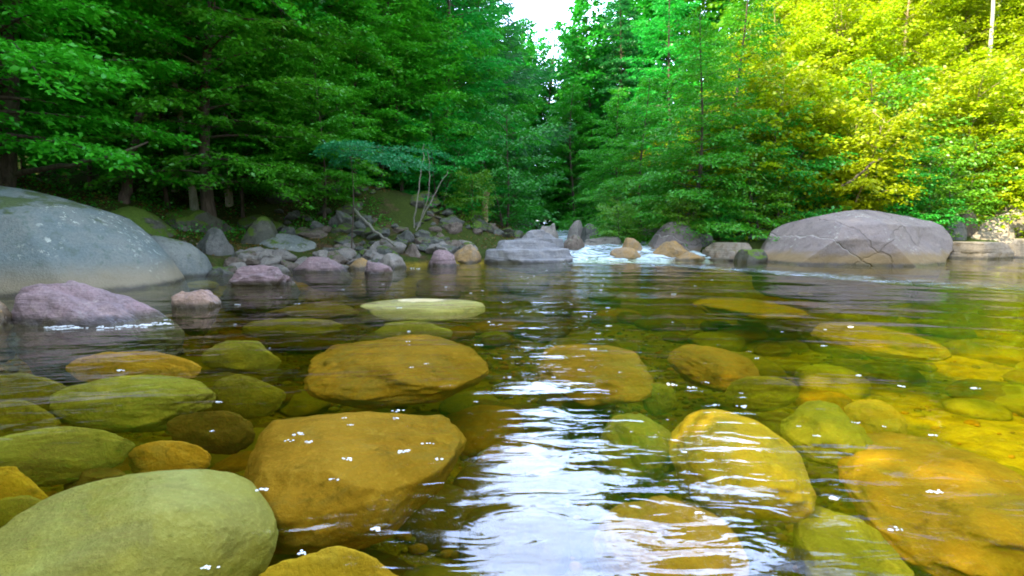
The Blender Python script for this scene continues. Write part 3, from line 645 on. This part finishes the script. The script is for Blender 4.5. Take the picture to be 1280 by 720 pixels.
kind('shrub_green', 9, 2.6, .035, 50, .03, 1.7, round_, lambda u: .2 + .4 * u, .25, M['leaf_emerald'], M['bark'], ls=.08, nt=16, lpm=26, asp=.6, trunks=2, tilt=.45)
kind('over_a', 10, 9.5, .13, 120, .12, 3.2, broad, lambda u: .15 + .5 * u, .30, M['leaf_lit'], M['bark'], ls=.085, nt=34, lpm=32, lean=(.05, -.02), bias=(1, .1, .5))
kind('young_hemlock', 12, 5.2, .06, 110, .02, 2.3, cone, lambda u: .1 + .25 * u, .22, M['leaf_fresh'], M['bark'], ls=.085, asp=.42, nt=22, lpm=30)
kind('poplar_pale', 14, 9, .075, 34, .40, 2.2, broad, lambda u: .4 + .4 * u, .2, M['leaf_lime'], M['bark_pale'], ls=.12, nt=14, lpm=18)
kind('pine', 15, 13, .15, 90, .15, 3.6, cone, lambda u: .25 + .1 * u, .05, M['leaf_hemlock'], M['bark'], ls=.26, asp=.09, nt=26, lpm=34, tilt=.9, bias=(1, 0, .6))
kind('understory', 19, 4.6, .045, 66, .22, 2.3, broad, lambda u: .12 + .5 * u, .22, M['leaf_lit'], M['bark'], ls=.075, nt=24, lpm=30, asp=.58)
kind('bough', 17, 2.15, .018, 12, .86, .62, lambda u: 1.0, lambda u: .12, .16, M['leaf_aqua'], M['bark'], ls=.06, nt=22, lpm=34, asp=.5, bias=(1, 0, 1.6), tilt=.35)
kind('thicket', 16, 12, .12, 90, .02, 3.8, broad, lambda u: .1 + .6 * u, .28, M['leaf_emerald'], M['bark'], ls=.26, nt=20, lpm=12, asp=.6)

def tree(kd, name, x, y, label, group=None, s=1.0, rz=0.0, cat='tree', sz=None, z=None, tilt=None):
    if z is None: z = H(x, y) - .05
    r = empty(name, (x, y, z), rz); r.scale = (s, s, sz or s)
    if tilt: r.rotation_euler = (tilt[0], tilt[1], rz)
    tag(r, label, cat, group)
    link('trunk', T[kd][0], r); link('crown', T[kd][1], r)
    return r
def at(px, Y, ): return (px - 640) / FPX * (Y * CP), Y

g = np.random.default_rng(3)
LG = 'trees of the shaded left wall'
x, y = at(60, 8.6); tree('over_a', 'beech_tree', -7.4, 7.6, 'leafy beech arching over the huge blue-grey boulder at the upper left', LG, 1.0, -.1)
tree('over_a', 'beech_tree', -5.9, 10.3, 'bright green beech reaching its tips over the left bank rubble', LG, .95, .6)
tree('over_a', 'beech_tree', -10.2, 8.4, 'beech crowding the left edge behind the arching one', LG, .95, 2.2)
tree('beech_a', 'beech_tree', -8.4, 12.2, 'beech with full crown behind the pale poplar stems at the left', LG, 1.05, 1.2)
tree('beech_b', 'beech_tree', -5.6, 13.6, 'dark emerald beech behind the bright beech tips', LG, 1.0, 2.0)
tree('beech_a', 'beech_tree', -3.4, 14.2, 'tall green beech directly behind the three leaning stems', LG, .76, 3.3)
tree('beech_b', 'beech_tree', -1.9, 15.6, 'emerald beech left of the sky gap with low skirts', LG, .70, 4.2)
tree('beech_a', 'beech_tree', -1.1, 18.5, 'rounded green beech just left of the dark end of the stream', LG, .74, 5.2)
tree('hemlock', 'hemlock_tree', -4.3, 18, 'tall dark hemlock behind the left wall of beeches', LG, 1.1, 0)
tree('pine', 'pine_tree', -2.2, 20.0, 'pine whose feathery boughs reach into the sky gap from the left', LG, 1.0, 1.0)
tree('hemlock', 'hemlock_tree', -8.5, 17, 'hemlock standing deep in the left woods', LG, 1.15, 1.7)
tree('beech_b', 'beech_tree', -12, 15, 'broad beech filling the far left of the woods', LG, 1.1, 2.7)
for i, (px, Y, s) in enumerate([(-40, 11.5, .9), (120, 14.5, 1), (300, 17.5, 1.1), (200, 21, 1.3), (40, 20, 1.3), (420, 24, 1.3)]):
    x, y = at(px, Y); tree(['beech_b', 'beech_a'][i % 2], 'forest_tree', x, y, 'dim green tree deep in the shaded woods behind the left bank', 'trees deep in the left woods', s, i * 1.3)
for i in range(22):
    a = -1.25 + i * .058; Y = 19 + (i % 3) * 4; px = 640 + a * 640
    x, y = at(px, Y)
    if sdf(np.array([x]), np.array([y]))[0] < 1.2: continue
    if px > 560: continue
    tree('thicket', 'forest_tree', x, y, 'dense dim tree in the dark thicket closing the left woods', 'dark thicket of the left woods', .85 + .25 * (i % 2), i * 1.3)
for i, (px, Y, q) in enumerate([(470, 27, .85), (530, 29, .8), (585, 27, .62), (625, 31, .70), (560, 33, .85), (608, 22, .46), (606, 28, .95), (612, 33, .95)]):
    x, y = at(px, Y); tree('thicket', 'forest_tree', x, y, 'far dim tree filling the woods left of the dark end of the stream', 'far trees left of the stream', q, i * 1.3)
for i, (px, Y, kd) in enumerate([(235, 10.8, 'poplar_pale'), (222, 12.2, 'poplar_pale'), (298, 12.0, 'poplar_pale'), (182, 13, 'poplar_pale'), (5, 11.5, 'poplar_pale'), (434, 14, 'poplar_pale'), (150, 14.5, 'poplar_pale')]):
    x, y = at(px, Y); tree(kd, 'pale_trunk_tree', x, y, 'slim pale-trunked tree standing in the shade under the left beeches', 'pale trunks under the beeches', 1.0, i * 2.1)
for i, (px, Y, q, kd) in enumerate([(30, 10.2, 1.0, 'understory'), (120, 9.8, .9, 'understory'), (215, 10.6, 1.05, 'understory'), (300, 11.4, .95, 'understory'), (365, 12.2, 1.1, 'understory'), (450, 12.8, 1.0, 'understory'), (500, 13.8, 1.2, 'understory'), (405, 11.3, .8, 'understory'), (540, 15.5, 1.2, 'understory')]):
    x, y = at(px, Y); tree(kd, 'understory_beech', x, y, 'young beech with flat leafy layers in the understory behind the left bank', 'young beeches of the understory', q, i * 1.9)
tree('bough', 'beech_sapling', *at(440, 9.3), 'blue-green beech sapling holding its boughs flat over the left bank rocks', None, 1.0, 0, 'sapling')
tree('shrub_green', 'shrub', *at(560, 13.4), 'emerald shrub beside the tan trunk behind the pale slab', None, 1.0, .3, 'shrub')
tree('shrub_green', 'shrub', *at(628, 15.0), 'drooping green shrub above the broad pale slab', None, 1.2, 2.3, 'shrub')
tree('shrub_lime', 'shrub', *at(588, 12.6), 'thin lime shrub catching light behind the yellow mossy block', None, .55, 2.3, 'shrub')
tree('beech_a', 'beech_tree', *at(640, 24), 'far beech closing the stream valley left of its dark end', LG, .74, 0.5)
# centre, closing the valley
for i, (px, Y, kd, s, lb) in enumerate([(690, 31, 'beech_b', .92, 'small distant beech under the sky gap'), (752, 32, 'hemlock', .85, 'bluish hemlock right of the sky gap, behind the golden trees'), (655, 38, 'hemlock', .95, 'distant hemlock at the left foot of the sky gap'),
        (722, 34, 'maple', 1.35, 'distant sunlit maple closing the valley under the sky gap'), (768, 26, 'hemlock', .80, 'dark hemlock standing above the rapids'), (715, 24, 'beech_a', .62, 'dim beech filling the dark end of the stream above the rapids'), (632, 29, 'hemlock', .74, 'small pointed hemlock in the left side of the sky gap'), (722, 30, 'hemlock', .86, 'small pointed hemlock in the right side of the sky gap'), (736, 27, 'thicket', .97, 'dense dim tree right of the dark end of the stream'), (775, 31, 'thicket', 1.0, 'dense green tree above the rapids on the right'), (825, 29, 'thicket', 1.22, 'dense green tree between the hemlocks and the golden slope'), (792, 34, 'thicket', 1.4, 'tall dense tree on the right side of the sky gap'), (862, 27, 'thicket', 1.1, 'dense tree above the feathery young hemlocks'), (900, 25, 'maple', 1.25, 'tall sunlit maple where the golden slope begins'), (674, 34, 'thicket', .94, 'low dense tree right under the sky gap'), (725, 38, 'thicket', .98, 'distant dense tree on the right edge of the sky gap'), (650, 33, 'thicket', .98, 'distant dense tree on the left foot of the sky gap'), (700, 25, 'thicket', .42, 'low dark tree shading the end of the stream'), (800, 36, 'hemlock', 1.15, 'tall hemlock right of the gap at the top of the photo')]):
    x, y = at(px, Y); tree(kd, 'valley_tree', x, y, lb, 'trees closing the valley', s, i * 1.1)
# right bank, shaded green trees near the water
RG = 'green trees at the foot of the right slope'
tree('young_hemlock', 'young_hemlock', *at(868, 13.2), 'feathery young hemlock standing behind the grey-pink dome rock', RG, 1.05, 0)
tree('young_hemlock', 'young_hemlock', *at(915, 15.0), 'taller young hemlock with a pointed top right of the first', RG, 1.15, 1.5)
tree('young_hemlock', 'young_hemlock', *at(802, 15.6), 'young hemlock leaning low beside the rapids', RG, .9, 2.5)
tree('young_hemlock', 'young_hemlock', *at(770, 19), 'half dark young hemlock further up beside the stream', RG, 1.0, 4.0)
tree('beech_b', 'beech_tree', *at(830, 19), 'emerald tree above the young hemlocks right of the rapids', RG, .62, 1.0)
for i, (px, Y, kd, s, lb) in enumerate([(985, 13.0, 'shrub_green', 1.0, 'emerald shrub hanging over the left shoulder of the granite dome'), (1050, 13.3, 'shrub_gold', 1.2, 'yellow-green shrub behind the top of the granite dome'),
        (1110, 13.4, 'shrub_green', .85, 'green shrub right above the peak of the granite dome'), (1160, 13.8, 'shrub_lime', 1.0, 'low lime shrub right of the granite dome'), (1255, 14.6, 'shrub_gold', 1.1, 'yellow shrub above the pale ledges'), (1310, 13.6, 'shrub_gold', 1.3, 'yellow shrub at the right edge above the shore'), (1420, 12.6, 'shrub_gold', 1.3, 'yellow shrub beyond the right edge'), (1190, 16, 'shrub_gold', 1.4, 'tall yellow shrub behind the lime shrub right of the dome'), (1100, 15.6, 'shrub_gold', 1.3, 'yellow shrub above the peak of the granite dome'), (940, 12.9, 'shrub_lime', .8, 'light shrub between the hemlock and the granite dome'),
        (905, 12.6, 'shrub_green', .45, 'tiny green bush growing among the flat rocks beside the dome'), (1205, 14.6, 'shrub_lime', 1.0, 'lime shrub above the ledges'), (1010, 14.5, 'shrub_gold', 1.5, 'large yellow-green shrub up the slope behind the dome'), (850, 12.6, 'shrub_lime', .6, 'lime shrub hanging over the grey-pink dome rock'), (770, 13.6, 'shrub_lime', .6, 'bright little shrub over the stones behind the rapids')]):
    x, y = at(px, Y); tree(kd, 'shrub', x, y, lb, 'shrubs along the right shore', s, i * 1.9, 'shrub')
# sunlit slope
g = np.random.default_rng(8); k = 0; pts = []; tries = 0
while k < 170 and tries < 8000:
    tries += 1; x = g.uniform(4.5, 34); y = g.uniform(12.5, 40); s = float(sdf(np.array([x]), np.array([y]))[0])
    if not 2.2 < s < 20: continue
    a = x / y
    if a > 1.6 or a < .22: continue
    if any((x - p[0]) ** 2 + (y - p[1]) ** 2 < 1.2 ** 2 for p in pts): continue
    if abs(a * 640 + 640 - 1215) < 55 and 17.6 < y < 21.5: continue
    pts.append((x, y)); k += 1
    kd = 'shrub_gold' if g.random() < .93 else 'shrub_lime'
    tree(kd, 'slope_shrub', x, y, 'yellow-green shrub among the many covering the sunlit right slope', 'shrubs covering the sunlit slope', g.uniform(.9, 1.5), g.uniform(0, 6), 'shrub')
g = np.random.default_rng(18); k = 0; pts = []; tries = 0
while k < 50 and tries < 8000:
    tries += 1; x = g.uniform(4.5, 34); y = g.uniform(16, 42); s = float(sdf(np.array([x]), np.array([y]))[0])
    if not 5 < s < 22: continue
    a = x / y
    if a > 1.2 or a < .2: continue
    if any((x - p[0]) ** 2 + (y - p[1]) ** 2 < 2.3 ** 2 for p in pts): continue
    if abs(a * 640 + 640 - 1215) < 70 and 15 < y < 22: continue
    pts.append((x, y)); k += 1
    kd = ['gold_a', 'gold_b', 'gold_b', 'maple'][g.integers(4)]
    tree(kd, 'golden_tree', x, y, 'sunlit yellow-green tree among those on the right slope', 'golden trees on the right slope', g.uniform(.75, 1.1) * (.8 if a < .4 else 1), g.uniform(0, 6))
for i, (px, Y, s) in enumerate([(1208, 20, 1.0), (935, 21, .9), (1222, 21.5, .8), (950, 22, .8)]):
    x, y = at(px, Y); tree('poplar_pale', 'tan_trunk_tree', x, y, 'slim tree with a pale tan trunk standing out on the sunlit slope', 'tan trunks on the slope', s, i)
# trees behind and beside the viewer: they stand on the left bank and shade the pool
for i, (x, y, kd, s, sz) in enumerate([
        (-8.2, .9, 'beech_b', 1.3, 1.45), (-9.0, 4.0, 'over_a', 1.35, 2.0), (-12.0, 6.0, 'beech_b', 1.4, 1.6), (-11.6, -.6, 'beech_b', 1.3, 1.55), (-11.8, 2.8, 'beech_a', 1.5, 1.8), (-14.5, 10, 'beech_b', 1.4, 1.6), (-15.4, 0, 'beech_a', 1.4, 1.9), (-15.6, 4.4, 'beech_b', 1.4, 1.7),
        (-7.6, -1.9, 'beech_a', .9, .80), (-10.6, -3.6, 'beech_a', .9, .80),
        (-7.4, -5.6, 'beech_a', 1.1, 1.25), (-9.8, -8.2, 'beech_b', 1.1, 1.2), (-13.0, -7.6, 'beech_a', 1.2, 1.3), (-17, 18, 'beech_a', 1.5, 1.5)]):
    tree(kd, 'bank_tree', x, y, 'tall tree on the left bank beside the viewer, shading the pool', 'tall trees shading the pool', s, i * 1.7, sz=sz)

# ground cover leaves on the slope and moss tufts on the left bank
def cover(name, n, box, srange, mat, ls, label, seed, zmax=.35, arange=None):
    g = np.random.default_rng(seed); x = g.uniform(box[0], box[1], n * 3); y = g.uniform(box[2], box[3], n * 3); s = sdf(x, y)
    ok = (s > srange[0]) & (s < srange[1]) & (fbm(np.stack([x, y, x * 0], 1) * .8, seed, 3) > -.25)
    x, y = x[ok][:n], y[ok][:n]; z = hgt(x, y) + g.random(len(x)) ** 1.5 * zmax * (.5 + .5 * vnoise(np.stack([x, y, x * 0], 1) * 1.1, 4))
    c = np.stack([x, y, z], 1); d = g.normal(0, 1, c.shape); d[:, 2] *= .4
    V, F = leaves(c, d, ls, .7, .6, g)
    tag(link(name, mesh_np(name, V, F, mat, False, {'rnd': g.random(len(F))})), label, 'undergrowth', None, 'stuff')
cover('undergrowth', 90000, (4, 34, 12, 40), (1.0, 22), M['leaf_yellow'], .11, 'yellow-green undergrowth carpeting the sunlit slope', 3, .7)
cover('bank_plants', 16000, (-9, 1, 6, 18), (1.6, 9), M['leaf_green'], .05, 'low green plants scattered over the shaded left bank', 4, .25)
cover('leaf_litter', 16000, (-9, 2, 6, 18), (.5, 8), M['leaf_rust'], .05, 'fallen brown leaves littering the left bank', 9, .03)
cover('shore_gold', 9000, (8, 20, 11, 18), (.8, 4.5), M['leaf_yellow'], .07, 'yellow plants along the foot of the sunlit slope', 16, .5)
cover('shore_plants', 5000, (2.5, 9, 11, 16), (.7, 2.6), M['leaf_lime'], .06, 'low green plants along the foot of the right slope', 6, .35)

# ---------------------------------------------------------------- single branches and stems
def stick(name, label, cat, pts_, r0, r1, mat, group=None, twigs=(), n=7):
    P0 = np.array(pts_[0]); P = np.array(pts_) - P0; m = 14; t = np.linspace(0, len(P) - 1, m)
    Q = np.stack([np.interp(t, np.arange(len(P)), P[:, k]) for k in range(3)], 1); g = np.random.default_rng(len(label)); Q += g.normal(0, .012, Q.shape)
    mb = MB(); mb.add(*tube(Q, np.linspace(r0, r1, m), n))
    for (a, dx, dy, dz, r) in twigs:
        s = Q[int(a * (m - 1))]; tt = np.linspace(0, 1, 6)[:, None]; mb.add(*tube(s + tt * np.array([dx, dy, dz]) + g.normal(0, .01, (6, 3)), r * (1 - .8 * tt.ravel()), 5))
    o = link(name, mesh_np(name, *mb.data(), mat), None, tuple(P0)); return tag(o, label, cat, group)
def w(px, py, Y): return tuple(ptY(px, py, Y))
stick('dead_stem', 'left pale bare stem of the trio rising from the left bank', 'stem', [w(516, 292, 11.3), w(521, 250, 11.3), w(527, 212, 11.4), w(530, 180, 11.5)], .017, .007, M['bark_dull'])
stick('dead_stem', 'middle pale bare stem of the trio rising from the left bank', 'stem', [w(522, 290, 11.4), w(535, 245, 11.5), w(537, 205, 11.6), w(534, 185, 11.6)], .014, .006, M['bark_dull'])
stick('dead_stem', 'right pale bare stem leaning away from the trio on the left bank', 'stem', [w(518, 292, 11.2), w(533, 262, 11.3), w(548, 235, 11.4), w(560, 214, 11.5)], .018, .006, M['bark_dull'])
stick('fallen_log', 'thin grey fallen log slanting down the rubble of the left bank', 'log', [w(444, 262, 10.6), w(462, 284, 10.1), w(494, 308, 9.6)], .038, .022, M['bark_dull'])
stick('bare_branch', 'dark bare branch curving out over the left bank', 'branch', [w(20, 216, 7.6), w(80, 208, 7.6), w(135, 196, 7.8), w(186, 178, 8.1)], .045, .014, M['bark'], None, [(.5, .3, 0, .25, .015), (.8, .3, 0, -.05, .01)])
stick('bare_branch', 'dark bare branch arching up above the granite dome', 'branch', [w(1050, 235, 12.4), w(1070, 222, 12.2), w(1088, 205, 12.1), w(1102, 198, 12.0)], .04, .012, M['bark'], None, [(.6, .3, 0, .25, .012)])
stick('bare_tree', 'short lit tan bare tree behind the emerald shrub', 'tree', [w(607, 292, 13.2), w(605, 270, 13.3), w(608, 240, 13.4)], .10, .08, M['bark_tan'])
stick('bare_tree', 'dark slanting bare tree in the shade of the left slope', 'tree', [w(152, 262, 9.4), w(160, 225, 9.5), w(166, 180, 9.6), w(180, 120, 9.7)], .10, .06, M['bark'])
stick('bare_tree', 'dark reddish bare tree rising at the upper left corner', 'tree', [w(6, 250, 8.3), w(12, 90, 8.3), w(18, -40, 8.3), w(20, -160, 8.3)], .13, .10, M['bark'])

# ---------------------------------------------------------------- light and sky
SUN_EL, AZ = R(41), (-.90, -.50)     # the sun stands to the left and a little behind the viewer
sv = Vector((AZ[0], AZ[1], 0)).normalized() * math.cos(SUN_EL) + Vector((0, 0, math.sin(SUN_EL)))
sl = bpy.data.lights.new('sun', 'SUN'); sl.energy = 4.7; sl.angle = R(.5); sl.color = (1, .88, .58)
so = bpy.data.objects.new('sun', sl); COL.objects.link(so); so.rotation_euler = sv.to_track_quat('Z', 'Y').to_euler(); so.location = sv * 60
wd = bpy.data.worlds.new('World'); SC.world = wd; wd.use_nodes = True; nt = wd.node_tree; nt.nodes.clear(); n = N(nt)
sky = n('TexSky', None, sky_type='NISHITA', sun_disc=False, sun_elevation=SUN_EL, sun_rotation=math.atan2(AZ[0], AZ[1]), air_density=1.0, dust_density=1.5)
tcw = n('TexCoord').outputs['Generated']
cn = n.noise(n('Mapping', {'Vector': tcw, 'Scale': (1, 1, 2.2)}).outputs[0], 2.3, 7, .6, .3)
cloud = n.ramp(cn, .44, .60)
fwd = n('VectorMath', {0: tcw, 1: (.03, .85, .53)}, operation='DOT_PRODUCT').outputs['Value']
bank = n.math('MULTIPLY', n.ramp(fwd, .84, .95), n.ramp(cn, .30, .52))  # bright patch added to the sky ahead to strengthen its reflection in the pool
col = n.mix(n.math('MULTIPLY', cloud, .8), sky.outputs[0], (9.5, 9.9, 10.8))
col = n.mix(bank, col, (13.5, 17.8, 28.0))
bg = n('Background', {'Color': col, 'Strength': .14}); ow = n('OutputWorld', {'Surface': bg.outputs[0]})

SC.view_settings.view_transform = 'Standard'; SC.view_settings.look = 'None'; SC.view_settings.exposure = 2.42; SC.view_settings.gamma = 1
SC.render.engine = 'CYCLES'; cy = SC.cycles
cy.max_bounces = 9; cy.diffuse_bounces = 6; cy.glossy_bounces = 3; cy.transmission_bounces = 6; cy.transparent_max_bounces = 8; cy.volume_bounces = 0
cy.caustics_reflective = False; cy.caustics_refractive = False; cy.sample_clamp_indirect = 6; cy.use_denoising = True; cy.filter_width = 1.9
cy.use_adaptive_sampling = False
